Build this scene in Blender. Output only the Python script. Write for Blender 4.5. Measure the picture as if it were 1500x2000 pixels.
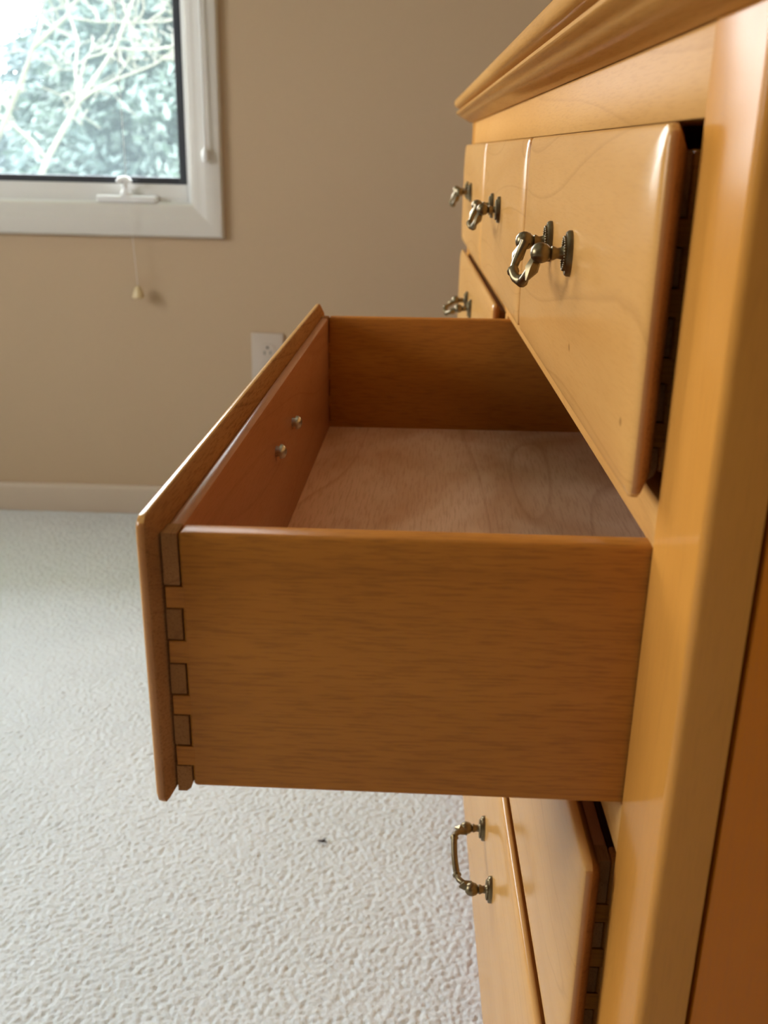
import bpy, bmesh, math, random
import numpy as np
from mathutils import Matrix, Vector

for o in list(bpy.data.objects):
    bpy.data.objects.remove(o, do_unlink=True)
scene = bpy.context.scene
COL = scene.collection

# ------------------------------------------------------------------ camera
F_PX, PITCH, YAW, ROLL = 1958.44, 0.3452, -0.0126, -0.0227
CAM = Vector((-0.0969, -0.2972, 0.7962))
fwd = Vector((math.sin(YAW) * math.cos(PITCH), math.cos(YAW) * math.cos(PITCH), -math.sin(PITCH)))
rgt = Vector((math.cos(YAW), -math.sin(YAW), 0.0))
dwn = fwd.cross(rgt)
r2 = rgt * math.cos(ROLL) + dwn * math.sin(ROLL)
d2 = dwn * math.cos(ROLL) - rgt * math.sin(ROLL)
cd = bpy.data.cameras.new('camera')
cd.sensor_fit = 'HORIZONTAL'
cd.sensor_width = 36.0
cd.lens = F_PX / 1500.0 * 36.0
cd.clip_start = 0.01
cd.clip_end = 200
cd.dof.use_dof = True
cd.dof.focus_distance = 0.56
cd.dof.aperture_fstop = 17.0
cam = bpy.data.objects.new('camera', cd)
COL.objects.link(cam)
cam.matrix_world = Matrix(((r2.x, -d2.x, -fwd.x, CAM.x), (r2.y, -d2.y, -fwd.y, CAM.y), (r2.z, -d2.z, -fwd.z, CAM.z), (0, 0, 0, 1)))
scene.camera = cam

# ------------------------------------------------------------------ world, sun, window portals, exposure
SKY = 13.0
w = bpy.data.worlds.new('sky')
scene.world = w
w.use_nodes = True
nt = w.node_tree
nt.nodes.clear()
wo = nt.nodes.new('ShaderNodeOutputWorld')
bg = nt.nodes.new('ShaderNodeBackground')
tc = nt.nodes.new('ShaderNodeTexCoord')
sx = nt.nodes.new('ShaderNodeSeparateXYZ')
cr = nt.nodes.new('ShaderNodeValToRGB')
mr = nt.nodes.new('ShaderNodeMapRange')
mr.inputs[1].default_value = -1
mr.inputs[2].default_value = 1
cr.color_ramp.elements[0].position = 0.49
cr.color_ramp.elements[0].color = (0.30, 0.31, 0.29, 1)
cr.color_ramp.elements[1].position = 0.53
cr.color_ramp.elements[1].color = (0.97, 0.98, 1.0, 1)
e = cr.color_ramp.elements.new(1.0)
e.color = (0.86, 0.93, 1.0, 1)
nt.links.new(tc.outputs['Generated'], sx.inputs[0])
nt.links.new(sx.outputs['Z'], mr.inputs[0])
nt.links.new(mr.outputs[0], cr.inputs[0])
nt.links.new(cr.outputs[0], bg.inputs['Color'])
bg.inputs['Strength'].default_value = SKY
nt.links.new(bg.outputs[0], wo.inputs['Surface'])

sd = bpy.data.lights.new('sun', 'SUN')
sd.energy = 2.5
sd.angle = math.radians(1.5)
sd.color = (1.0, 0.95, 0.86)
sun = bpy.data.objects.new('sun', sd)
COL.objects.link(sun)
sun.rotation_euler = Vector((-0.35, 0.62, -0.7)).to_track_quat('-Z', 'Y').to_euler()


def portal(name, loc, direction, sx_, sy_):
    ld = bpy.data.lights.new(name, 'AREA')
    ld.shape = 'RECTANGLE'
    ld.size, ld.size_y = sx_, sy_
    ld.cycles.is_portal = True
    o = bpy.data.objects.new(name, ld)
    COL.objects.link(o)
    o.location = loc
    o.rotation_euler = Vector(direction).to_track_quat('-Z', 'Z').to_euler()


portal('daylight_portal', (-1.055, 2.02, 1.37), (0, -1, 0), 1.08, 1.40)
portal('daylight_portal', (-2.60, 0.05, 1.42), (1, 0, 0), 1.2, 1.15)

vs = scene.view_settings
vs.view_transform = 'Standard'
vs.look = 'None'
vs.exposure = 0.52
vs.gamma = 1.0
vs.use_curve_mapping = False


# ------------------------------------------------------------------ helpers
def link(o, parent=None):
    COL.objects.link(o)
    if parent is not None:
        o.parent = parent
    return o


def tag(o, label=None, cat=None, group=None, kind=None):
    if label:
        o['label'] = label
    if cat:
        o['category'] = cat
    if group:
        o['group'] = group
    if kind:
        o['kind'] = kind
    return o


def empty(name, loc=(0, 0, 0), parent=None):
    o = bpy.data.objects.new(name, None)
    o.location = loc
    o.empty_display_size = 0.05
    return link(o, parent)


class MB:
    """collects bevelled boxes, prisms, tubes and lathes in one mesh"""

    def __init__(s):
        s.v, s.f = [], []

    def add(s, vs_, fs):
        n = len(s.v)
        s.v += [tuple(p) for p in vs_]
        s.f += [tuple(i + n for i in f) for f in fs]
        return s

    def bm(s, b):
        b.verts.index_update()
        s.add([v.co[:] for v in b.verts], [[v.index for v in f.verts] for f in b.faces])
        b.free()
        return s

    def box(s, a, b, bev=0.0, seg=2):
        bm_ = bmesh.new()
        bmesh.ops.create_cube(bm_, size=1.0)
        for v in bm_.verts:
            v.co = Vector([(a[i] + b[i]) / 2 + v.co[i] * (b[i] - a[i]) for i in range(3)])
        if bev > 0:
            bmesh.ops.bevel(bm_, geom=list(bm_.edges), offset=bev, segments=seg, profile=0.5, affect='EDGES')
        return s.bm(bm_)

    def prism(s, poly, lo, hi, axis):
        """polygon in the two other axes (in xyz order), extruded along axis"""
        n = len(poly)
        out = []
        for c in (lo, hi):
            for p in poly:
                q = list(p)
                q.insert(axis, c)
                out.append(q)
        fs = [tuple(range(n)), tuple(range(2 * n - 1, n - 1, -1))]
        fs += [(i, i + n, (i + 1) % n + n, (i + 1) % n) for i in range(n)]
        return s.add(out, fs)

    def tube(s, pts, rad, n=8, cap=True, ref=None):
        pts = [Vector(p) for p in pts]
        m = len(pts)
        if not hasattr(rad, '__len__'):
            rad = [rad] * m
        vs_, fs = [], []
        up = Vector(ref) if ref else Vector((0.31, 0.17, 0.93))
        for i, p in enumerate(pts):
            t = (pts[min(i + 1, m - 1)] - pts[max(i - 1, 0)]).normalized()
            if abs(t.dot(up)) > 0.98:
                up = Vector((0.9, 0.2, 0.1))
            a = (up - t * up.dot(t)).normalized()
            b = t.cross(a)
            up = a
            for k in range(n):
                th = 2 * math.pi * k / n
                vs_.append(p + (a * math.cos(th) + b * math.sin(th)) * rad[i])
        for i in range(m - 1):
            for k in range(n):
                fs.append((i * n + k, i * n + (k + 1) % n, (i + 1) * n + (k + 1) % n, (i + 1) * n + k))
        if cap:
            fs.append(tuple(range(n - 1, -1, -1)))
            fs.append(tuple(range((m - 1) * n, m * n)))
        return s.add(vs_, fs)

    def lathe(s, prof, origin, axis, n=16, sx=1.0, sy=1.0):
        """prof: (radius, height) along axis 'x-','y-','z+' ...; elliptical with sx, sy"""
        ax = Vector({'x': (1, 0, 0), 'y': (0, 1, 0), 'z': (0, 0, 1)}[axis[0]])
        if axis[1] == '-':
            ax = -ax
        a = Vector((0, 1, 0)) if axis[0] == 'x' else Vector((1, 0, 0))
        b = Vector((0, 0, 1)) if axis[0] != 'z' else Vector((0, 1, 0))
        o = Vector(origin)
        vs_, fs = [], []
        for r, h in prof:
            for k in range(n):
                th = 2 * math.pi * k / n
                vs_.append(o + ax * h + a * (r * sx * math.cos(th)) + b * (r * sy * math.sin(th)))
        m = len(prof)
        for i in range(m - 1):
            for k in range(n):
                fs.append((i * n + k, i * n + (k + 1) % n, (i + 1) * n + (k + 1) % n, (i + 1) * n + k))
        fs.append(tuple(range(n - 1, -1, -1)))
        fs.append(tuple(range((m - 1) * n, m * n)))
        return s.add(vs_, fs)

    def build(s, name, mat, parent=None, smooth=True, angle=40):
        me = bpy.data.meshes.new(name)
        me.from_pydata(s.v, [], s.f)
        me.update()
        bm_ = bmesh.new()
        bm_.from_mesh(me)
        bmesh.ops.recalc_face_normals(bm_, faces=bm_.faces)
        if smooth:
            lim = math.radians(angle)
            for f in bm_.faces:
                f.smooth = True
            for ed in bm_.edges:
                if len(ed.link_faces) == 2 and ed.calc_face_angle(0) > lim:
                    ed.smooth = False
        bm_.to_mesh(me)
        bm_.free()
        me.materials.append(mat)
        return link(bpy.data.objects.new(name, me), parent)


# ------------------------------------------------------------------ materials
def newmat(name):
    m = bpy.data.materials.new(name)
    m.use_nodes = True
    n = m.node_tree
    return m, n, n.nodes['Principled BSDF']


def N(nt_, t, **kw):
    n = nt_.nodes.new(t)
    for k, v in kw.items():
        if isinstance(k, str) and hasattr(n, k):
            setattr(n, k, v)
    return n


def plain(name, col, rough=0.5, metal=0.0, spec=0.5, bump=0.0, bscale=200.0, var=0.0, coat=0.0):
    m, nt_, p = newmat(name)
    p.inputs['Base Color'].default_value = (*col, 1)
    p.inputs['Roughness'].default_value = rough
    p.inputs['Metallic'].default_value = metal
    p.inputs['Specular IOR Level'].default_value = spec
    p.inputs['Coat Weight'].default_value = coat
    if bump > 0 or var > 0:
        t = N(nt_, 'ShaderNodeTexCoord')
        no = N(nt_, 'ShaderNodeTexNoise')
        no.inputs['Scale'].default_value = bscale
        no.inputs['Detail'].default_value = 3
        nt_.links.new(t.outputs['Object'], no.inputs['Vector'])
        if bump > 0:
            b = N(nt_, 'ShaderNodeBump')
            b.inputs['Strength'].default_value = bump
            b.inputs['Distance'].default_value = 0.002
            nt_.links.new(no.outputs['Fac'], b.inputs['Height'])
            nt_.links.new(b.outputs[0], p.inputs['Normal'])
        if var > 0:
            mx = N(nt_, 'ShaderNodeMix', data_type='RGBA')
            mx.inputs[6].default_value = (*[c * (1 - var) for c in col], 1)
            mx.inputs[7].default_value = (*[min(1, c * (1 + var)) for c in col], 1)
            nt_.links.new(no.outputs['Fac'], mx.inputs[0])
            nt_.links.new(mx.outputs[2], p.inputs['Base Color'])
    return m


def wood(name, light, dark, line, axis, rough=0.4, coat=0.5, coat_rough=0.16, ring=26.0, pore=1.0, mottle=0.5,
         ring_amt=0.35, pore_amt=0.3, bump=0.05, specks=0.0, broad=(3.0, 16.0)):
    """grain runs along axis (0,1,2) of the object's own coordinates"""
    m, nt_, p = newmat(name)
    L = nt_.links
    t = N(nt_, 'ShaderNodeTexCoord')
    oi = N(nt_, 'ShaderNodeObjectInfo')
    off = N(nt_, 'ShaderNodeVectorMath', operation='SCALE')
    off.inputs[0].default_value = (3.1, 1.7, 2.3)
    L.new(oi.outputs['Random'], off.inputs['Scale'])
    ad = N(nt_, 'ShaderNodeVectorMath', operation='ADD')
    L.new(t.outputs['Object'], ad.inputs[0])
    L.new(off.outputs[0], ad.inputs[1])

    def stretched(along, across):
        mp = N(nt_, 'ShaderNodeMapping')
        s = [across] * 3
        s[axis] = along
        mp.inputs['Scale'].default_value = s
        L.new(ad.outputs[0], mp.inputs['Vector'])
        return mp.outputs[0]
    # broad tone
    n1 = N(nt_, 'ShaderNodeTexNoise')
    n1.inputs['Scale'].default_value = 1.0
    n1.inputs['Detail'].default_value = 3
    n1.inputs['Distortion'].default_value = 0.6
    L.new(stretched(*broad), n1.inputs['Vector'])
    r1 = N(nt_, 'ShaderNodeValToRGB')
    r1.color_ramp.elements[0].position = 0.5 - 0.25 / max(mottle, 0.05) * 0.5
    r1.color_ramp.elements[1].position = 0.5 + 0.25 / max(mottle, 0.05) * 0.5
    r1.color_ramp.elements[0].color = (*dark, 1)
    r1.color_ramp.elements[1].color = (*light, 1)
    L.new(n1.outputs['Fac'], r1.inputs[0])
    # growth rings: thin contour lines of a slow noise
    n2 = N(nt_, 'ShaderNodeTexNoise')
    n2.inputs['Scale'].default_value = 1.0
    n2.inputs['Detail'].default_value = 1.0
    L.new(stretched(1.2, 9.0), n2.inputs['Vector'])
    mu = N(nt_, 'ShaderNodeMath', operation='MULTIPLY')
    mu.inputs[1].default_value = ring * 0.8
    L.new(n2.outputs['Fac'], mu.inputs[0])
    fr = N(nt_, 'ShaderNodeMath', operation='FRACT')
    L.new(mu.outputs[0], fr.inputs[0])
    rr = N(nt_, 'ShaderNodeValToRGB')
    rr.color_ramp.elements[0].position = 0.90
    rr.color_ramp.elements[0].color = (0, 0, 0, 1)
    rr.color_ramp.elements[1].position = 0.97
    rr.color_ramp.elements[1].color = (1, 1, 1, 1)
    e2 = rr.color_ramp.elements.new(1.0)
    e2.color = (0, 0, 0, 1)
    L.new(fr.outputs[0], rr.inputs[0])
    m1 = N(nt_, 'ShaderNodeMath', operation='MULTIPLY')
    m1.inputs[1].default_value = ring_amt
    L.new(rr.outputs[0], m1.inputs[0])
    mx = N(nt_, 'ShaderNodeMix', data_type='RGBA')
    L.new(m1.outputs[0], mx.inputs[0])
    L.new(r1.outputs[0], mx.inputs[6])
    mx.inputs[7].default_value = (*line, 1)
    # pores
    n3 = N(nt_, 'ShaderNodeTexNoise')
    n3.inputs['Scale'].default_value = 1.0
    n3.inputs['Detail'].default_value = 4
    n3.inputs['Roughness'].default_value = 0.65
    L.new(stretched(60.0 * pore, 900.0 * pore), n3.inputs['Vector'])
    r3 = N(nt_, 'ShaderNodeValToRGB')
    r3.color_ramp.elements[0].position = 0.36
    r3.color_ramp.elements[0].color = (1, 1, 1, 1)
    r3.color_ramp.elements[1].position = 0.52
    r3.color_ramp.elements[1].color = (0, 0, 0, 1)
    L.new(n3.outputs['Fac'], r3.inputs[0])
    m3 = N(nt_, 'ShaderNodeMath', operation='MULTIPLY')
    m3.inputs[1].default_value = pore_amt
    L.new(r3.outputs[0], m3.inputs[0])
    mx2 = N(nt_, 'ShaderNodeMix', data_type='RGBA')
    L.new(m3.outputs[0], mx2.inputs[0])
    L.new(mx.outputs[2], mx2.inputs[6])
    mx2.inputs[7].default_value = (*line, 1)
    outc = mx2.outputs[2]
    if specks > 0:
        vo = N(nt_, 'ShaderNodeTexVoronoi')
        vo.inputs['Scale'].default_value = 1.0
        L.new(stretched(22.0, 26.0), vo.inputs['Vector'])
        rs = N(nt_, 'ShaderNodeValToRGB')
        rs.color_ramp.elements[0].position = 0.035
        rs.color_ramp.elements[0].color = (1, 1, 1, 1)
        rs.color_ramp.elements[1].position = 0.06
        rs.color_ramp.elements[1].color = (0, 0, 0, 1)
        L.new(vo.outputs['Distance'], rs.inputs[0])
        ms = N(nt_, 'ShaderNodeMath', operation='MULTIPLY')
        ms.inputs[1].default_value = specks
        L.new(rs.outputs[0], ms.inputs[0])
        mx3 = N(nt_, 'ShaderNodeMix', data_type='RGBA')
        L.new(ms.outputs[0], mx3.inputs[0])
        L.new(outc, mx3.inputs[6])
        mx3.inputs[7].default_value = (*[c * 0.5 for c in line], 1)
        outc = mx3.outputs[2]
    L.new(outc, p.inputs['Base Color'])
    bp = N(nt_, 'ShaderNodeBump')
    bp.inputs['Strength'].default_value = bump
    bp.inputs['Distance'].default_value = 0.0006
    L.new(n3.outputs['Fac'], bp.inputs['Height'])
    L.new(bp.outputs[0], p.inputs['Normal'])
    p.inputs['Roughness'].default_value = rough
    p.inputs['Specular IOR Level'].default_value = 0.0
    p.inputs['Coat Weight'].default_value = coat
    p.inputs['Coat Roughness'].default_value = coat_rough
    return m


MAPLE_L, MAPLE_D, MAPLE_LINE = (0.66, 0.355, 0.115), (0.58, 0.29, 0.08), (0.30, 0.125, 0.03)
M = {}
M['front'] = wood('maple_front', MAPLE_L, MAPLE_D, MAPLE_LINE, 1, ring=16, ring_amt=0.24, pore_amt=0.10, specks=0.5, coat=0.65, coat_rough=0.16)
M['front_end'] = wood('maple_end_grain', (0.50, 0.225, 0.075), (0.40, 0.17, 0.055), MAPLE_LINE, 1, ring=14, ring_amt=0.2, pore_amt=0.15, coat=0.6)
M['rail'] = wood('maple_rail', MAPLE_L, MAPLE_D, MAPLE_LINE, 1, ring=12, ring_amt=0.15, pore_amt=0.14, coat=0.14, coat_rough=0.28)
M['stile'] = wood('maple_stile', (0.61, 0.27, 0.052), (0.54, 0.225, 0.038), MAPLE_LINE, 2, ring=14, ring_amt=0.10, pore_amt=0.12, coat=0.4, coat_rough=0.17)
M['cornice'] = wood('maple_cornice', (0.60, 0.31, 0.09), (0.52, 0.25, 0.06), MAPLE_LINE, 1, ring=12, ring_amt=0.15, pore_amt=0.2)
M['side_panel'] = wood('maple_side', (0.54, 0.165, 0.008), (0.47, 0.14, 0.006), MAPLE_LINE, 2, ring=10, ring_amt=0.12, pore_amt=0.12)
M['oak'] = wood('drawer_oak', (0.50, 0.195, 0.032), (0.42, 0.152, 0.024), (0.20, 0.075, 0.02), 0, rough=0.42, coat=0.25,
                coat_rough=0.25, ring=22, ring_amt=0.14, pore_amt=0.4, pore=1.0, mottle=0.6)
M['oak_back'] = wood('drawer_oak_back', (0.62, 0.28, 0.085), (0.52, 0.22, 0.058), (0.20, 0.075, 0.02), 1, rough=0.42, coat=0.25,
                     coat_rough=0.25, ring=22, ring_amt=0.2, pore_amt=0.4, pore=0.7)
M['lining'] = wood('drawer_lining', (0.50, 0.225, 0.11), (0.42, 0.175, 0.08), (0.20, 0.08, 0.03), 1, rough=0.4, coat=0.3,
                   coat_rough=0.2, ring=14, ring_amt=0.15, pore_amt=0.15)
M['ply'] = wood('drawer_plywood', (0.86, 0.54, 0.36), (0.66, 0.34, 0.18), (0.36, 0.14, 0.06), 1, rough=0.34, coat=1.0, broad=(6.0, 11.0),
                coat_rough=0.10, ring=7, ring_amt=0.25, pore_amt=0.25, pore=0.6, mottle=0.9)
M['endgrain'] = wood('end_grain', (0.40, 0.19, 0.075), (0.30, 0.135, 0.05), (0.12, 0.05, 0.02), 1, rough=0.6, coat=0.0,
                     ring=16, ring_amt=0.3, pore_amt=0.4, pore=1.4, mottle=0.9)
M['inside'] = plain('carcass_inside', (0.22, 0.11, 0.045), 0.7, var=0.15, bscale=30)
M['brass'] = plain('antique_brass', (0.19, 0.145, 0.08), 0.33, metal=1.0, var=0.35, bscale=260)
M['brass_dark'] = plain('antique_brass_recess', (0.10, 0.075, 0.035), 0.5, metal=0.8, var=0.3, bscale=400)
M['steel'] = plain('zinc_steel', (0.55, 0.52, 0.47), 0.3, metal=1.0, var=0.1, bscale=300)
M['wall'] = plain('tan_wall_paint', (0.53, 0.39, 0.255), 0.75, spec=0.25, bump=0.08, bscale=160, var=0.02)
M['ceiling'] = plain('white_ceiling', (0.88, 0.87, 0.84), 0.9, bump=0.2, bscale=120)
M['trim'] = plain('white_trim_paint', (0.66, 0.625, 0.57), 0.42, var=0.02, bscale=20)
M['base'] = plain('baseboard_paint', (0.58, 0.47, 0.36), 0.45, var=0.02, bscale=20)
M['sash'] = plain('white_vinyl_sash', (0.78, 0.77, 0.75), 0.35, var=0.01, bscale=10)
M['gasket'] = plain('black_gasket', (0.035, 0.04, 0.05), 0.5, var=0.1, bscale=50)
M['hardware'] = plain('white_enamel_hardware', (0.80, 0.80, 0.80), 0.2, var=0.01, bscale=30)
M['plate'] = plain('ivory_outlet_plastic', (0.57, 0.48, 0.40), 0.3, var=0.01, bscale=30)
M['socket'] = plain('dark_socket_slot', (0.06, 0.05, 0.04), 0.6, var=0.05, bscale=30)
M['cord'] = plain('pale_cord', (0.72, 0.70, 0.64), 0.6, var=0.05, bscale=300)
M['tassel'] = plain('amber_tassel_wood', (0.66, 0.52, 0.30), 0.3, var=0.1, bscale=200)
M['lint'] = plain('dark_lint', (0.07, 0.06, 0.06), 0.8, var=0.2, bscale=800)
M['bark_pale'] = plain('pale_twig_bark', (0.13, 0.12, 0.095), 0.8, var=0.25, bscale=12)
M['bark'] = plain('conifer_bark', (0.20, 0.16, 0.13), 0.9, var=0.3, bscale=15)
M['lawn'] = plain('lawn_green', (0.14, 0.20, 0.08), 0.9, var=0.3, bscale=3)
M['ply_dark'] = plain('carcass_back', (0.16, 0.08, 0.035), 0.8, var=0.2, bscale=20)


def leafmat(name, a, b):
    m, nt_, p = newmat(name)
    t = N(nt_, 'ShaderNodeTexCoord')
    no = N(nt_, 'ShaderNodeTexNoise')
    no.inputs['Scale'].default_value = 2.2
    no.inputs['Detail'].default_value = 4
    nt_.links.new(t.outputs['Object'], no.inputs['Vector'])
    r = N(nt_, 'ShaderNodeValToRGB')
    r.color_ramp.elements[0].position = 0.35
    r.color_ramp.elements[1].position = 0.65
    r.color_ramp.elements[0].color = (*a, 1)
    r.color_ramp.elements[1].color = (*b, 1)
    nt_.links.new(no.outputs['Fac'], r.inputs[0])
    nt_.links.new(r.outputs[0], p.inputs['Base Color'])
    p.inputs['Roughness'].default_value = 0.6
    return m


M['needles'] = leafmat('conifer_needles', (0.035, 0.06, 0.055), (0.085, 0.115, 0.095))
M['needles_blue'] = leafmat('blue_conifer_needles', (0.04, 0.06, 0.065), (0.085, 0.115, 0.115))


def glassmat():
    m = bpy.data.materials.new('flare_veil_glass')
    m.use_nodes = True
    nt_ = m.node_tree
    nt_.nodes.clear()
    out = N(nt_, 'ShaderNodeOutputMaterial')
    tr = N(nt_, 'ShaderNodeBsdfTransparent')
    tr.inputs[0].default_value = (0.96, 0.965, 0.965, 1)
    tl = N(nt_, 'ShaderNodeBsdfTranslucent')  # bluish veil in the glass imitates flare and over-exposure over the trees
    tl.inputs[0].default_value = (0.72, 0.90, 1.0, 1)
    gl = N(nt_, 'ShaderNodeBsdfGlossy')
    gl.inputs['Roughness'].default_value = 0.02
    no = N(nt_, 'ShaderNodeTexNoise')
    no.inputs['Scale'].default_value = 5.0
    t = N(nt_, 'ShaderNodeTexCoord')
    nt_.links.new(t.outputs['Object'], no.inputs['Vector'])
    mp = N(nt_, 'ShaderNodeMapRange')
    mp.inputs[3].default_value = 0.02
    mp.inputs[4].default_value = 0.04
    nt_.links.new(no.outputs['Fac'], mp.inputs[0])
    m1 = N(nt_, 'ShaderNodeMixShader')
    nt_.links.new(mp.outputs[0], m1.inputs[0])
    nt_.links.new(tr.outputs[0], m1.inputs[1])
    nt_.links.new(tl.outputs[0], m1.inputs[2])
    m2 = N(nt_, 'ShaderNodeMixShader')
    m2.inputs[0].default_value = 0.05
    nt_.links.new(m1.outputs[0], m2.inputs[1])
    nt_.links.new(gl.outputs[0], m2.inputs[2])
    nt_.links.new(m2.outputs[0], out.inputs['Surface'])
    return m


M['glass'] = glassmat()


def carpetmat():
    m, nt_, p = newmat('cream_carpet')
    t = N(nt_, 'ShaderNodeTexCoord')
    n1 = N(nt_, 'ShaderNodeTexNoise')
    n1.inputs['Scale'].default_value = 3.0
    n1.inputs['Detail'].default_value = 4
    n2 = N(nt_, 'ShaderNodeTexNoise')
    n2.inputs['Scale'].default_value = 420.0
    n2.inputs['Detail'].default_value = 2
    for n in (n1, n2):
        nt_.links.new(t.outputs['Object'], n.inputs['Vector'])
    r = N(nt_, 'ShaderNodeValToRGB')
    r.color_ramp.elements[0].position = 0.3
    r.color_ramp.elements[1].position = 0.7
    r.color_ramp.elements[0].color = (0.71, 0.75, 0.775, 1)
    r.color_ramp.elements[1].color = (0.80, 0.83, 0.855, 1)
    nt_.links.new(n1.outputs['Fac'], r.inputs[0])
    mx = N(nt_, 'ShaderNodeMix', data_type='RGBA', blend_type='MULTIPLY')
    mx.inputs[0].default_value = 0.35
    nt_.links.new(r.outputs[0], mx.inputs[6])
    nt_.links.new(n2.outputs['Color'], mx.inputs[7])
    hsv = N(nt_, 'ShaderNodeMapRange')
    hsv.inputs[3].default_value = 0.80
    hsv.inputs[4].default_value = 1.10
    nt_.links.new(n2.outputs['Fac'], hsv.inputs[0])
    mul = N(nt_, 'ShaderNodeVectorMath', operation='SCALE')
    nt_.links.new(r.outputs[0], mul.inputs[0])
    nt_.links.new(hsv.outputs[0], mul.inputs['Scale'])
    nt_.links.new(mul.outputs[0], p.inputs['Base Color'])
    p.inputs['Roughness'].default_value = 0.95
    p.inputs['Specular IOR Level'].default_value = 0.1
    p.inputs['Sheen Weight'].default_value = 0.15
    b = N(nt_, 'ShaderNodeBump')
    b.inputs['Strength'].default_value = 0.5
    b.inputs['Distance'].default_value = 0.002
    nt_.links.new(n2.outputs['Fac'], b.inputs['Height'])
    nt_.links.new(b.outputs[0], p.inputs['Normal'])
    return m


M['carpet'] = carpetmat()

# ------------------------------------------------------------------ room shell
XL, XR, YF, YB, ZC, TH = -2.45, 0.50, -3.0, 1.8725, 2.42, 0.14
tag(MB().box((XL - TH, YF - TH, -0.12), (XR + TH, YB + TH, -0.004)).build('floor', M['carpet'], smooth=False), 'cream carpeted bedroom floor', None, None, 'structure')
tag(MB().box((XL - TH - .4, YF - TH - .4, ZC), (XR + TH + .4, YB + TH + .4, ZC + .15)).build('ceiling', M['ceiling'], smooth=False), 'white bedroom ceiling', None, None, 'structure')


def wall_with_hole(name, along, lo, hi, face, thick, hole, mat):
    """along = 0: wall along X at y=face; along = 1: wall along Y at x=face (thick signed)"""
    a0, a1, z0, z1 = hole
    m = MB()
    for (p, q, r_, s_) in ((lo, a0, -.02, ZC), (a1, hi, -.02, ZC), (a0, a1, -.02, z0), (a0, a1, z1, ZC)):
        f0, f1 = min(face, face + thick), max(face, face + thick)
        if along == 0:
            m.box((p, f0, r_), (q, f1, s_))
        else:
            m.box((f0, p, r_), (f1, q, s_))
    return m.build(name, mat, smooth=False)


W1 = (-1.61, -0.505, 0.652, 2.06)
W2 = (-0.55, 0.65, 0.85, 2.00)
tag(wall_with_hole('wall_back', 0, XL - TH, XR + TH, YB, TH, W1, M['wall']), 'tan painted wall with window and outlet', None, None, 'structure')
tag(wall_with_hole('wall_left', 1, YF - TH, YB, XL, -TH, W2, M['wall']), 'tan painted side wall with wide window', None, None, 'structure')
tag(MB().box((XR, YF - TH, -.02), (XR + TH, YB, ZC)).build('wall_right', M['wall'], smooth=False), 'tan painted wall behind the dresser', None, None, 'structure')
tag(MB().box((XL, YF - TH, -.02), (XR, YF, ZC)).build('wall_front', M['wall'], smooth=False), 'tan painted wall opposite the window', None, None, 'structure')

HB = 0.066
bp_ = [(0, 0), (-.012, 0), (-.012, HB - .014), (-.0112, HB - .008), (-.0085, HB - .003), (-.005, HB), (0, HB)]
o = MB().prism([(YB + a, b) for a, b in bp_], XL, XR, 0).build('baseboard_back', M['base'])
tag(o, 'low painted baseboard along the window wall', None, None, 'structure')
o = MB().prism([(XL - a, b) for a, b in bp_], YF, YB - .012, 1).build('baseboard_left', M['base'])
tag(o, 'low painted baseboard along the side wall', None, None, 'structure')

# unseen roof overhang, added outside both windows to block steep sky light
m = MB()
m.box((XL - .75, YB + TH, 2.16), (XR + .3, YB + TH + .72, 2.28))
m.box((XL - .75, YF, 2.16), (XL - TH, YB + TH, 2.28))
tag(m.build('added_shade_eave', M['ceiling'], smooth=False), 'unseen white overhang added above the windows to shade the room', None, None, 'structure')

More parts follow.
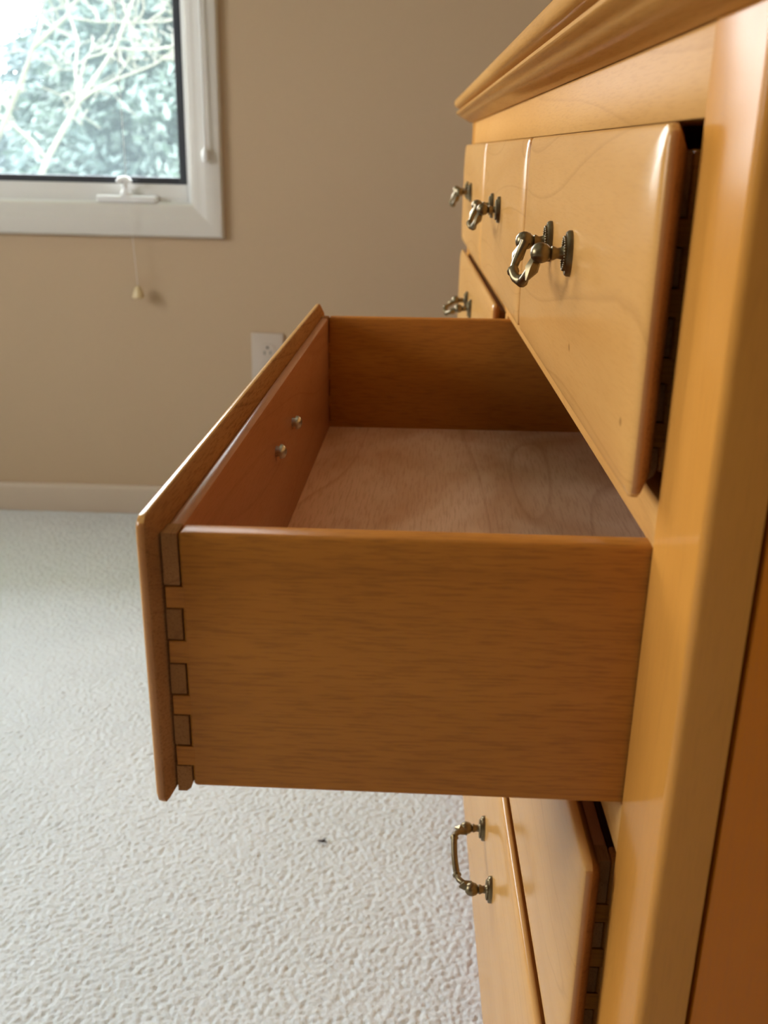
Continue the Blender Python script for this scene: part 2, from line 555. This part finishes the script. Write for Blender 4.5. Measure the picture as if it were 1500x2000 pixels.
# ------------------------------------------------------------------ carpet pile (relief of the tufts)
def carpet_pile():
    rng = np.random.default_rng(5)
    x0, x1, y0, y1, st = -1.45, 0.011, 0.15, YB - .013, 0.0019
    xs = np.arange(x0, x1, st)
    ys = np.arange(y0, y1, st)
    X, Y = np.meshgrid(xs, ys, indexing='ij')
    cell = 0.0050
    nx, ny = int((x1 - x0) / cell) + 4, int((y1 - y0) / cell) + 4
    jx, jy = rng.random((nx, ny)), rng.random((nx, ny))
    hh = 0.55 + 0.45 * rng.random((nx, ny))
    ang = rng.random((nx, ny)) * math.pi
    # slow warp so that the tufts run in wavy rows
    wx = 0.004 * np.sin(Y * 41 + 2 * np.sin(X * 17)) + 0.002 * np.sin(Y * 97 + X * 61)
    wy = 0.004 * np.sin(X * 37 + 2 * np.sin(Y * 23)) + 0.002 * np.sin(X * 113 - Y * 71)
    U, V_ = (X + wx - x0) / cell + 1, (Y + wy - y0) / cell + 1
    iu, iv = np.floor(U).astype(int), np.floor(V_).astype(int)
    H = np.zeros_like(X)
    for du in (-1, 0, 1):
        for dv in (-1, 0, 1):
            a = np.clip(iu + du, 0, nx - 1)
            b = np.clip(iv + dv, 0, ny - 1)
            dx = U - (a + jx[a, b])
            dy = V_ - (b + jy[a, b])
            ca, sa = np.cos(ang[a, b]), np.sin(ang[a, b])
            p, q = dx * ca + dy * sa, -dx * sa + dy * ca
            d = np.sqrt((p / 0.84) ** 2 + (q / 0.76) ** 2)
            H = np.maximum(H, hh[a, b] * np.clip(1 - d * d, 0, 1))
    Z = 0.0030 * H
    # two pressed lines in the pile
    Z *= 1 - 0.55 * np.exp(-((Y - 0.564 - .004 * np.sin(X * 60)) / 0.004) ** 2) * np.exp(-((X + 0.145) / 0.05) ** 4)
    Z *= 1 - 0.35 * np.exp(-((Y - 0.60) / 0.004) ** 2) * np.exp(-((X + 0.33) / 0.06) ** 4)
    Z *= 1 - 0.5 * np.exp(-((Y - 0.552) / 0.006) ** 2 - ((X + 0.12) / 0.012) ** 2)
    Z += 0.0007 * rng.random(Z.shape)
    Z -= 0.0010
    n, m = X.shape
    co = np.stack([X, Y, Z], -1).reshape(-1, 3).astype(np.float32)
    idx = np.arange(n * m).reshape(n, m)
    q = np.stack([idx[:-1, :-1], idx[1:, :-1], idx[1:, 1:], idx[:-1, 1:]], -1).reshape(-1, 4).astype(np.int32)
    me = bpy.data.meshes.new('carpet_pile')
    me.vertices.add(len(co))
    me.vertices.foreach_set('co', co.ravel())
    me.loops.add(q.size)
    me.loops.foreach_set('vertex_index', q.ravel())
    me.polygons.add(len(q))
    me.polygons.foreach_set('loop_start', np.arange(0, q.size, 4, dtype=np.int32))
    me.polygons.foreach_set('use_smooth', np.ones(len(q), dtype=bool))
    me.update(calc_edges=True)
    me.materials.append(M['carpet'])
    o = link(bpy.data.objects.new('carpet_pile', me))
    tag(o, 'cream cut pile carpet covering the floor beside the dresser', 'carpet', None, 'stuff')


carpet_pile()

# ------------------------------------------------------------------ window 1 (in view)
def frame_bars(m, a0, a1, z0, z1, wd, f0, f1, along, bev, wz=None):
    """four bars of a rectangular frame, outer rect a0..a1, z0..z1, bar width wd inward"""
    for (p, q, r_, s_) in ((a0, a0 + wd, z0, z1), (a1 - wd, a1, z0, z1), (a0 + wd, a1 - wd, z0, z0 + wd), (a0 + wd, a1 - wd, z1 - wd, z1)):
        if along == 0:
            m.box((p, f0, r_), (q, f1, s_), bev)
        else:
            m.box((f0, p, r_), (f1, q, s_), bev)


win = empty('window_1', (-0.98, YB, 0.617))
tag(win, 'white casement window with crank looking onto trees', None, None, 'structure')


def wpart(m, name, mat, parent=win):
    o = m.build(name, mat)
    o.parent = parent
    o.matrix_parent_inverse = parent.matrix_world.inverted()
    return o


bpy.context.view_layer.update()
CX0, CX1, CZ0, CZ1 = -1.644, -0.4708, 0.617, 2.095


def casing(x0, x1, z0, z1, side):
    wd = 0.0665
    pr = [(0.0, 0.0), (0.0, 0.012), (0.004, 0.017), (0.010, 0.018), (0.034, 0.0165), (0.038, 0.014), (0.052, 0.0125), (0.056, 0.011), (0.062, 0.010), (wd, 0.006), (wd, 0.0)]
    # mitred bars: profile (distance from the outer edge, thickness)
    m = MB()
    cs = {'right': [(x1, z0), (x1, z1), (-1, 1), (-1, -1)], 'left': [(x0, z0), (x0, z1), (1, 1), (1, -1)],
          'bottom': [(x0, z0), (x1, z0), (1, 1), (-1, 1)], 'top': [(x0, z1), (x1, z1), (1, -1), (-1, -1)]}[side]
    vs_ = []
    for (px, pz), (sx_, sz_) in ((cs[0], cs[2]), (cs[1], cs[3])):
        for d, t in pr:
            vs_.append((px + sx_ * d, YB - t, pz + sz_ * d))
    n = len(pr)
    fs = [(i, (i + 1) % n, (i + 1) % n + n, i + n) for i in range(n)] + [tuple(range(n)), tuple(range(2 * n - 1, n - 1, -1))]
    return m.add(vs_, fs)


for sd_ in ('right', 'left', 'bottom', 'top'):
    wpart(casing(CX0, CX1, CZ0, CZ1, sd_), 'casing', M['trim'])
IX0, IX1, IZ0, IZ1 = CX0 + .0665, CX1 - .0665, CZ0 + .0665, CZ1 - .0665
m = MB()
frame_bars(m, IX0 - .03, IX1 + .03, IZ0 - .03, IZ1 + .03, 0.032, YB + .001, YB + TH, 0, 0.001)
wpart(m, 'jamb', M['sash'])
sash = empty('sash', (0, 0, 0))
sash.parent = win
sash.matrix_parent_inverse = win.matrix_world.inverted()
SX0, SX1, SZ0, SZ1 = IX0 - .022, IX1 + .022, IZ0 - .022, IZ1 + .022
YS = 1.898
GX1, GZ0 = -0.5515, 0.7215
m = MB()
for (p, q, r_, s_) in ((SX0, SX0 + .04, SZ0, SZ1), (GX1, SX1, SZ0, SZ1), (SX0 + .04, GX1, SZ0, GZ0), (SX0 + .04, GX1, SZ1 - .04, SZ1)):
    m.box((p, YS, r_), (q, YS + .045, s_), 0.0025)
o = m.build('sash_frame', M['sash'], sash)
m = MB()
GX0, GZ1 = SX0 + .04, SZ1 - .04
for (p, q, r_, s_) in ((GX0, GX0 + .016, GZ0, GZ1), (GX1 - .016, GX1, GZ0, GZ1), (GX0 + .016, GX1 - .016, GZ0, GZ0 + .0135), (GX0 + .016, GX1 - .016, GZ1 - .015, GZ1)):
    m.box((p, YS + .003, r_), (q, YS + .030, s_), 0.0015)
tag(m.build('gasket', M['gasket'], sash), 'black glazing gasket')
MB().box((GX0 + .01, YS + .016, GZ0 + .008), (GX1 - .01, YS + .020, GZ1 - .008)).build('pane', M['glass'], sash, smooth=False)

# crank operator on the ledge below the sash
m = MB()
m.box((-.737, 1.868, .684), (-.612, 1.896, .6985), 0.004, 3)
crank = wpart(m, 'crank_operator', M['hardware'])
m = MB()
m.lathe([(.0125, 0), (.0125, .006), (.009, .010), (.008, .016)], (-.676, 1.880, .698), 'z+', 20)
m.tube([(-.676, 1.880, .710), (-.676, 1.876, .722), (-.676, 1.872, .728)], [.0065, .0065, .006], 12)
hub = wpart(m, 'crank_hub', M['hardware'])
m = MB()
m.tube([(-.690, 1.866, .724), (-.684, 1.868, .7295), (-.676, 1.870, .7315), (-.668, 1.868, .7295), (-.661, 1.866, .724)], [.004, .006, .0068, .006, .004], 12)
wpart(m, 'crank_handle', M['hardware'])

# blind wand with its tip, hanging in front of the right casing
wand = empty('blind_wand', (-.5009, 1.845, .7812))
tag(wand, 'thin white blind wand with round tip hanging along right window casing', 'wand')
MB().tube([(0, 0, .008), (-.0015, 0.002, .3), (-.002, .004, 1.26)], .0022, 8).build('wand_rod', M['hardware'], wand)
MB().lathe([(.001, -.014), (.006, -.0125), (.0078, -.007), (.0078, .004), (.006, .010), (.0028, .0135), (.0024, .02)], (0, 0, 0), 'z+', 16).build('wand_tip', M['hardware'], wand)
MB().box((-.010, -.004, 1.255), (.006, .0155, 1.28), .002).build('wand_clip', M['hardware'], wand)

# pull cord with tassel, hanging below the window
cordo = empty('blind_pull_cord', (-.6545, 1.845, .503))
tag(cordo, 'thin pale blind pull cord with small amber tassel below window', 'cord')
MB().tube([(0, 0, .013), (-.004, 0, .1), (-.011, .0, .25), (-.013, .003, .7), (-.013, .004, 1.535)], .0006, 6).build('cord_string', M['cord'], cordo)
MB().lathe([(.0035, .0145), (.0065, .011), (.0095, .004), (.0125, -.006), (.0125, -.0095), (.010, -.0115)], (0, 0, 0), 'z+', 18).build('tassel', M['tassel'], cordo)
MB().box((-.018, -.002, 1.53), (-.008, .0155, 1.548), .002).build('cord_clip', M['hardware'], cordo)

# ------------------------------------------------------------------ window 2 (left wall, lights the room)
win2 = empty('window_2', (XL, 0.05, 0.85))
tag(win2, 'wide white window on the side wall', None, None, 'structure')
bpy.context.view_layer.update()
m = MB()
frame_bars(m, W2[0] - .06, W2[1] + .06, W2[2] - .06, W2[3] + .06, .065, XL, XL + .018, 1, .003)
wpart(m, 'casing', M['trim'], win2)
m = MB()
frame_bars(m, W2[0], W2[1], W2[2], W2[3], .05, XL - .09, XL - .04, 1, .003)
m.box((XL - .09, .02, W2[2] + .05), (XL - .04, .08, W2[3] - .05), .003)
wpart(m, 'sash_frame', M['sash'], win2)
for (p, q) in ((W2[0] + .05, .02), (.08, W2[1] - .05)):
    wpart(MB().box((XL - .067, p, W2[2] + .05), (XL - .063, q, W2[3] - .05)), 'pane', M['glass'], win2)

# ------------------------------------------------------------------ wall outlet
out = empty('wall_outlet', (-.385, YB, .3635))
tag(out, 'ivory duplex wall outlet on the tan wall behind the open drawer', 'outlet')
MB().box((-.035, -.006, -.0575), (.035, 0, .0575), .0028, 3).build('cover_plate', M['plate'], out)
for zc in (.0195, -.0195):
    m = MB()
    poly = []
    for k in range(28):
        th = 2 * math.pi * k / 28
        poly.append((.0172 * math.cos(th), max(-.0145, min(.0145, .0172 * math.sin(th)))))
    vs_ = [(a, -.0062, zc + b) for a, b in poly] + [(a * .97, -.0078, zc + b * .97) for a, b in poly]
    n = len(poly)
    m.add(vs_, [(i, (i + 1) % n, (i + 1) % n + n, i + n) for i in range(n)] + [tuple(range(n, 2 * n)), tuple(range(n))])
    rc = m.build('receptacle', M['plate'], out)
    m = MB()
    m.box((-.0075, -.0082, zc - .0085), (-.0052, -.0070, zc - .0005))
    m.box((.0052, -.0082, zc - .0075), (.0075, -.0070, zc - .0005))
    m.lathe([(.0030, 0), (.0030, .0012)], (0, -.0070, zc + .0072), 'y-', 14)
    m.build('slots', M['socket'], rc)
MB().lathe([(.0033, 0), (.0033, .0008), (.002, .0014)], (0, -.006, 0), 'y-', 14).build('screw', M['steel'], out)

# ------------------------------------------------------------------ dresser
dresser = empty('dresser', (0.24, 0.6, 0.0))
tag(dresser, 'honey maple dresser with brass pulls and one drawer pulled open', 'dresser')
bpy.context.view_layer.update()
DINV = dresser.matrix_world.inverted()
LEN, DEP = 1.27, 0.48


def dpart(m, name, mat, smooth=True):
    o = m.build(name, mat, None, smooth)
    o.parent = dresser
    o.matrix_parent_inverse = DINV
    return o


ZT = 0.838
YS_ = 0.0545
# stiles: post with a rounded outer corner
for y0, y1 in ((0.0, YS_), (LEN - YS_, LEN)):
    m = MB()
    near = y0 == 0.0
    cy = 0.0 if near else LEN
    s = 1 if near else -1
    R_ = 0.0035
    poly = [(0.0, y1 if near else y0)]
    for k in range(6):
        th = math.pi / 2 * k / 5
        poly.append((R_ - R_ * math.cos(th), cy + s * (R_ - R_ * math.sin(th))))
    poly += [(0.0188, cy), (0.0188, cy + s * .012), (0.022, cy + s * .012), (0.022, y1 if near else y0)]
    m.prism(poly, 0.03, ZT, 2)
    dpart(m, 'stile', M['stile'])
# side panels, back, plinth, dividers
for y0, y1 in ((0.0, .016), (LEN - .016, LEN)):
    near = y0 == 0.0
    dpart(MB().box((.0208, y0, .03), (DEP, y1, ZT), .001), 'side_panel', M['side_panel'])
dpart(MB().box((DEP - .008, .016, .03), (DEP, LEN - .016, ZT)), 'back_panel', M['ply_dark'], False)
dpart(MB().box((.012, .012, 0.0), (DEP - .01, LEN - .012, .06), .002), 'plinth', M['side_panel'])
# rails
RAILS = ((.8085, ZT), (.6570, .6765), (.5180, .5420), (.3590, .3800), (.06, .138))
for z0, z1 in RAILS:
    dpart(MB().box((0.0002, YS_, z0), (.021, LEN - YS_, z1), .0012), 'rail', M['rail'])
R1 = [(.0530, .4330), (.4450, .8250), (.8370, 1.2170)]
for a in (.439, .831):
    dpart(MB().box((.0004, a - .008, .6765), (.021, a + .008, .8085), .001), 'divider', M['rail'])
for z0, z1 in ((.542, .657), (.380, .518), (.138, .359)):
    dpart(MB().box((.0004, .632, z0), (.021, .650, z1), .001), 'divider', M['rail'])
dpart(MB().box((.021, .016, .655), (DEP - .008, LEN - .016, .6590)), 'dust_panel', M['inside'], False)
# cornice moulding and top
YO = 0.026


def around(prof, name, mat):
    """profile (out, z) swept round front and both sides, mitred; 'out' from the carcass face"""
    m = MB()
    n = len(prof)
    vs_ = []
    for (bx, by, sx_, sy_) in ((DEP, 0, 0, -1), (0, 0, -1, -1), (0, LEN, -1, 1), (DEP, LEN, 0, 1)):
        for d, z in prof:
            vs_.append((bx + sx_ * d, by + sy_ * d, z))
    fs = []
    for k in range(3):
        for i in range(n):
            fs.append((k * n + i, k * n + (i + 1) % n, (k + 1) * n + (i + 1) % n, (k + 1) * n + i))
    fs += [tuple(range(n)), tuple(range(4 * n - 1, 3 * n - 1, -1))]
    m.add(vs_, fs)
    return dpart(m, name, mat)


cove = [(-.012, ZT), (.0035, ZT), (.006, .8395), (.0085, .8408), (.0125, .8430), (.0165, .8456), (.0195, .8478), (.0222, .8492), (.0238, .8508),
        (.0236, .8528), (.0218, .8540), (.0185, .8545), (-.012, .8545)]
around(cove, 'cornice_moulding', M['cornice'])
top = [(-.010, .8546), (.0165, .8546), (.0178, .8560), (.0205, .8572), (.0240, .8590), (.0262, .8615), (.0270, .8645), (.0262, .8680), (.0240, .8705), (.0200, .8722), (-.010, .8726)]
around(top, 'top_edge_moulding', M['cornice'])
dpart(MB().box((.009, .009, .8546), (DEP, LEN - .009, .8726), .0005), 'top_board', M['cornice'])


# ---- drawers
def rrect(v0, v1, w0, w1, r, n=6):
    r = max(r, 1e-4)
    pts = []
    for (cv, cw, a0) in ((v1 - r, w1 - r, 0), (v0 + r, w1 - r, 90), (v0 + r, w0 + r, 180), (v1 - r, w0 + r, 270)):
        for k in range(n + 1):
            th = math.radians(a0 + 90 * k / n)
            pts.append((cv + r * math.cos(th), cw + r * math.sin(th)))
    return pts


SLAB_B, EDGE, CROWN, ROUND_ = -.0067, .0074, .0046, .030


def slab_mesh(v0, v1, w0, w1):
    """pillowed drawer front: bevelled at the back, square edge, wide soft round-over to a crowned face"""
    rings = []

    def ring(ins, u, r):
        rings.append([(u, a, b) for a, b in rrect(v0 + ins, v1 - ins, w0 + ins, w1 - ins, r)])
    rc = .005
    ring(.007, SLAB_B, .003)
    ring(.0010, SLAB_B - .0038, rc)
    ring(0, SLAB_B - .0048, rc)
    ring(0, SLAB_B - EDGE + .0012, rc)
    for k in range(8):
        t = (k + 0.35) / 7.35
        th = t * math.pi / 2
        ring(ROUND_ * (1 - math.cos(th)) * 0.9 + .0002, SLAB_B - EDGE - (CROWN - .001) * math.sin(th), rc + ROUND_ * .5 * (1 - math.cos(th)))
    ring(ROUND_ + .010, SLAB_B - EDGE - CROWN, rc + ROUND_ * .5)
    n = len(rings[0])
    vs_ = [p for r in rings for p in r]
    fs = []
    for k in range(len(rings) - 1):
        for i in range(n):
            fs.append((k * n + i, k * n + (i + 1) % n, (k + 1) * n + (i + 1) % n, (k + 1) * n + i))
    fs.append(tuple(range(n)))
    fs.append(tuple(range(len(rings) * n - 1, (len(rings) - 1) * n - 1, -1)))
    return MB().add(vs_, fs)


def pull_meshes():
    """bail pull: plates, turned posts, twisted bail; origin on the face, out = -X; returns meshes"""
    sp = .0355
    plate = MB()
    # oval plate: rim, rope-beaded ring, recessed field
    prof = [(1.0, 0), (1.0, .0018), (.93, .0029), (.84, .0029), (.80, .0022), (.78, .0030), (.70, .0040), (.62, .0030), (.58, .0014), (.10, .0014)]
    plate.lathe([(r * .011, h) for r, h in prof], (0, 0, 0), 'x-', 40, sx=.64, sy=1.0)
    for k in range(34):
        th = 2 * math.pi * k / 34
        c = Vector((-.0036, .0077 * .64 * math.cos(th), .0077 * math.sin(th)))
        plate.lathe([(.0001, -.0009), (.0006, -.0006), (.00085, 0), (.0006, .0006), (.0001, .0009)], c, 'x-', 6)
    recess = MB().lathe([(.0064, .00142), (.0064, .0016)], (0, 0, 0), 'x-', 30, sx=.64, sy=1.0)
    post = MB()
    post.lathe([(.0042, .0014), (.0042, .0032), (.0030, .0045), (.0026, .0070), (.0034, .0085), (.0034, .0096), (.0028, .0102), (.0042, .0118),
                (.0050, .0140), (.0050, .0158), (.0042, .0180), (.0026, .0194), (.0008, .0199)], (0, 0, 0), 'x-', 16)
    return sp, plate, recess, post


SP, PL, RC, PO = pull_meshes()


def bail_mesh(drop, reach=1.0):
    """bail pivoting in the posts; drop = how far it hangs down"""
    m = MB()
    xo, zo = -.0148, 0.0
    c, s_ = math.cos(drop), math.sin(drop)

    def P(r, y):
        return (xo - r * reach * c, y, zo - r * reach * s_)
    # smooth arms, a collar, then the twisted grip
    arm = [(.000, SP - .0045), (.004, SP - .0050), (.010, SP - .0058), (.0145, SP - .0090), (.0165, SP - .0130)]
    for sg in (-1, 1):
        m.tube([P(r, sg * y) for r, y in arm], [.0030, .0026, .0023, .0023, .0022], 10)
        m.tube([P(.0163, sg * (SP - .0125)), P(.0166, sg * (SP - .0138)), P(.0168, sg * (SP - .0155))], [.0024, .0034, .0024], 10)
        # pointed leaf on the outside of the arm
        a = P(.003, sg * (SP - .004))
        b = P(.015, sg * (SP - .001))
        m.tube([a, [(a[i] + b[i]) / 2 for i in range(3)], b], [.0026, .0036, .0006], 6)
    n = 40
    pts, rad = [], []
    y0 = SP - .0150
    for k in range(n + 1):
        y = -y0 + 2 * y0 * k / n
        pts.append(P(.0168 + .0012 * math.cos(y / y0 * math.pi / 2), y))
        rad.append(.0021 + .00045 * (1 if k % 2 else -1))
    m.tube(pts, rad, 10)
    return m


def make_drawer(v0, v1, w0, w1, bv0, bv1, bh0, bh1, depth, label, pull_drop, pv=None, pw=None, detailed=True):
    """front panel mesh with its box, joints and pull as children; local u=0 inner face of the lining, v along Y, w up"""
    d = slab_mesh(v0, v1, w0, w1).build('drawer', M['front'], None, True, 50)
    d.data.materials.append(M['front_end'])
    d.data.materials.append(M['endgrain'])
    for f in d.data.polygons:
        if f.normal.x > 0.25:
            f.material_index = 2
        elif abs(f.normal.y) > 0.8:
            f.material_index = 1
    tag(d, label)
    th = .011
    hz = bh1 - bh0
    # dovetail heights measured on the open drawer, as fractions from the top
    pins = [(0.0, .196), (.281, .403), (.494, .619), (.702, .829), (.914, 1.0)]
    for side in (0, 1):
        v_a, v_b = (bv0, bv0 + th) if side == 0 else (bv1 - th, bv1)
        m = MB()
        zt = bh1
        # outline with dovetail tails towards the front, rounded top edge
        g = .00035
        m.box((.0, v_a, bh0), (depth, v_b, bh1), .0018, 3)
        for k in range(len(pins) - 1):
            hi, lo = bh1 - hz * pins[k][1] - g, bh1 - hz * pins[k + 1][0] + g
            m.box((SLAB_B + .0004, v_a + .0001, lo), (.002, v_b - .0001, hi), .0002, 1)
        m.build('box_side', M['oak'], d)
        for k, (a, b) in enumerate(pins):
            z1, z0 = bh1 - hz * a - g, bh1 - hz * b + g
            m = MB()
            off = .0004 if side == 0 else -.0004
            if k == len(pins) - 1:
                z0 -= .003
                poly = [(SLAB_B, z1), (-.0004, z1), (-.0004, z0 + .004), (-.0012, z0 + .0015), (-.003, z0), (SLAB_B, z0)]
                m.prism(poly, v_a + off, v_b + off, 1)
            else:
                m.box((SLAB_B, v_a + off, z0), (-.0004, v_b + off, z1), .0002, 1)
            m.build('dovetail_pin', M['endgrain'], d)
    MB().box((SLAB_B, bv0 + th, bh0 + .002), (0, bv1 - th, bh1 - .0008), .0015, 2).build('front_lining', M['lining'], d)
    MB().box((depth - .012, bv0 + th, bh0 + .012), (depth - .001, bv1 - th, bh1 - .006), .0015, 2).build('box_back', M['oak_back'], d)
    MB().box((-.003, bv0 + .006, bh0 + .010), (depth - .001, bv1 - .006, bh0 + .0145), 0).build('box_bottom', M['ply'], d, False)
    pv = (v0 + v1) / 2 if pv is None else pv
    pw = (w0 + w1) / 2 if pw is None else pw
    uf = SLAB_B - EDGE - CROWN + .0002
    for sg in (-1, 1):
        for mb, nm, mt in ((PL, 'backplate', 'brass'), (PO, 'post', 'brass'), (RC, 'plate_recess', 'brass_dark')):
            o = mb.build(nm, M[mt], d)
            o.location = (uf, pv + sg * SP, pw)
        m = MB()
        prof = [(.0034, 0), (.0034, .0025), (.0046, .0026), (.0046, .0040), (.0036, .0056), (.0014, .0066)]
        m.lathe(prof, (0, pv + sg * SP, pw), 'x+', 14)
        m.build('bolt', M['steel'], d)
    o = bail_mesh(*pull_drop).build('bail', M['brass'], d)
    o.location = (uf, pv, pw)
    return d


def place(d, tx, ty, tz, yaw=0.0, droop=0.0):
    d.parent = dresser
    mw = Matrix.Translation((tx, ty, tz)) @ Matrix.Rotation(yaw, 4, 'Z') @ Matrix.Rotation(droop, 4, 'Y')
    d.matrix_basis = DINV @ mw
    return d


CLOSED = -SLAB_B - .003      # world x of u = 0 when the front stands 3 mm off the frame
DEPTH = .40
# top row of three small drawers
for k, ((a, b), lab) in enumerate(zip(R1, ('small top drawer nearest the camera', 'small top drawer in the middle', 'small top drawer farthest away'))):
    d = make_drawer(0, b - a, 0, .1300, .022, b - a - .022, .004, .122, DEPTH, lab, (math.radians(66), 1.0), pw=.074)
    place(d, CLOSED, a, .6772)
# second row: the open drawer and its closed neighbour
d = make_drawer(-.0045, .574, -.0075, .1225, 0.0, .551, 0.0, .1150, DEPTH, 'open drawer pulled far out', (math.radians(75), 1.0), pv=.272, pw=.0790)
place(d, -.1796, .0622, .5410, -.0359, -.0126)
d = make_drawer(0, .566, 0, .1300, .008, .558, .0075, .1225, DEPTH, 'closed drawer beyond the open one', (math.radians(30), .9), pw=.0900)
place(d, CLOSED, .652, .5335)
# third and bottom rows
for (a, lab) in ((.0505, 'third row drawer below the open one'), (.652, 'third row drawer at the far end')):
    d = make_drawer(0, .566 if a > .1 else .580, 0, .1365, .015, .551, .008, .128, DEPTH, lab, (math.radians(40), .9))
    place(d, CLOSED - .002, a, .3785)
for (a, lab) in ((.0505, 'deep bottom drawer with hanging bail pull'), (.652, 'deep bottom drawer at the far end')):
    d = make_drawer(0, .566 if a > .1 else .580, 0, .222, .008, .558, .010, .205, DEPTH, lab, (math.radians(-5), .62), pw=.148)
    place(d, CLOSED - .004, a, .1385)

# ------------------------------------------------------------------ speck of lint on the carpet
m = MB()
m.tube([(-.1815, .717, .0032), (-.176, .7145, .0045), (-.1725, .7155, .0040), (-.170, .713, .0036)], [.0006, .0019, .0014, .0004], 7)
m.tube([(-.176, .7145, .0045), (-.173, .719, .0050), (-.1705, .721, .0042)], [.0010, .0008, .0003], 6)
tag(m.build('lint_speck', M['lint']), 'tiny dark speck of lint on the cream carpet', 'lint')

# ------------------------------------------------------------------ outdoors
tag(MB().box((-14, YB + .6, -.75), (10, 26, -.55)).build('ground', M['lawn'], smooth=False), 'green lawn outside the window', None, None, 'structure')


def twig_tree(name, base, h, seed, label):
    rnd = random.Random(seed)
    root = empty(name, base)
    tag(root, label, 'tree', 'trees outside the window')
    mb = MB()

    def grow(p, d, length, r, lev):
        n = 6
        pts, q, dd = [p], Vector(p), Vector(d)
        for i in range(n):
            dd = (dd + Vector((rnd.gauss(0, .20), rnd.gauss(0, .20), rnd.gauss(.02, .16)))).normalized()
            q = q + dd * length / n
            pts.append(q.copy())
            if lev < 3 and i >= (2 if lev == 0 else 1):
                for _ in range(2 if lev == 0 else rnd.choice((1, 1, 2))):
                    az = Vector((rnd.gauss(0, 1), rnd.gauss(0, .7), rnd.gauss(.2, .6))).normalized()
                    grow(q, (dd * .5 + az * .9).normalized(), length * rnd.uniform(.28, .46), r * (1 - .6 * i / n) * .58, lev + 1)
        mb.tube(pts, [max(.004, r * (1 - .62 * i / n)) for i in range(n + 1)], 6, cap=False)
    grow(Vector((0, 0, 0)), Vector((.05, 0, 1)), h, h * .0105, 0)
    mb.build('branches', M['bark_pale'], root, angle=80)
    return root


def conifer(name, base, h, rad, seed, label, mat, npos):
    rng = np.random.default_rng(seed)
    root = empty(name, base)
    tag(root, label, 'tree', 'trees outside the window')
    MB().tube([(0, 0, 0), (0, 0, h * .5), (0, 0, h * .97)], [h * .028, h * .018, .01], 8).build('trunk', M['bark'], root)
    mb = MB()
    allv = []
    nb = int(h * 26)
    for k in range(nb):
        z = h * (0.04 + .94 * (k + .5) / nb)
        az = k * 2.39996 + rng.normal(0, .2)
        ln = rad * (1 - z / h) ** .75 * rng.uniform(.75, 1.1) + .12
        tip = np.array([math.cos(az) * ln, math.sin(az) * ln, -.18 * ln + rng.normal(0, .05)])
        mid = tip * .5 + np.array([0, 0, .06 * ln])
        mb.tube([(0, 0, z), tuple(mid + (0, 0, z)), tuple(tip + (0, 0, z))], [.022, .014, .005], 5, cap=False)
        n = int(npos * ln)
        t = rng.random(n) ** .6
        c = np.outer(t, tip) + np.outer(4 * t * (1 - t) * .06 * ln, [0, 0, 1]) + [0, 0, z]
        c += rng.normal(0, 1, (n, 3)) * (np.array([.12, .12, .07]) * (0.4 + ln * .5))
        allv.append((c, tip / np.linalg.norm(tip)))
    mb.build('branch', M['bark'], root, angle=80)
    V_, Fc = [], []
    base_i = 0
    for c, dirv in allv:
        n = len(c)
        d = rng.normal(0, .55, (n, 3)) + dirv + [0, 0, -.25]
        d /= np.linalg.norm(d, axis=1)[:, None]
        s = np.cross(d, rng.normal(0, 1, (n, 3)))
        s /= np.linalg.norm(s, axis=1)[:, None]
        L_ = rng.uniform(.06, .15, n)[:, None]
        Wd = L_ * .22
        up = np.cross(d, s) * Wd * .5
        q = np.stack([c - d * L_ * .5, c + s * Wd + up, c + d * L_ * .6, c - s * Wd + up], 1)
        V_.append(q.reshape(-1, 3))
        Fc.append(np.arange(4 * n).reshape(-1, 4) + base_i)
        base_i += 4 * n
    V_, Fc = np.concatenate(V_), np.concatenate(Fc)
    me = bpy.data.meshes.new('needles')
    me.from_pydata(V_.tolist(), [], Fc.tolist())
    me.materials.append(mat)
    o = link(bpy.data.objects.new('needles', me), root)
    o['kind'] = 'stuff'


twig_tree('bare_tree', (-1.72, 4.5, -.55), 2.6, 11, 'bare pale branching tree close behind the window')
twig_tree('bare_tree', (-2.75, 6.6, -.55), 2.6, 4, 'bare pale branching tree at the left edge of the pane')
conifer('conifer', (-2.4, 9.6, -.55), 3.6, 1.75, 1, 'dense green conifer filling the middle of the pane', M['needles'], 620)
conifer('conifer', (-4.2, 14.2, -.55), 3.7, 2.4, 2, 'low blue green conifer under the bright sky at left', M['needles_blue'], 520)
conifer('conifer', (1.6, 10.4, -.55), 4.2, 1.5, 3, 'tall blue green conifer farthest right outside the window', M['needles_blue'], 420)
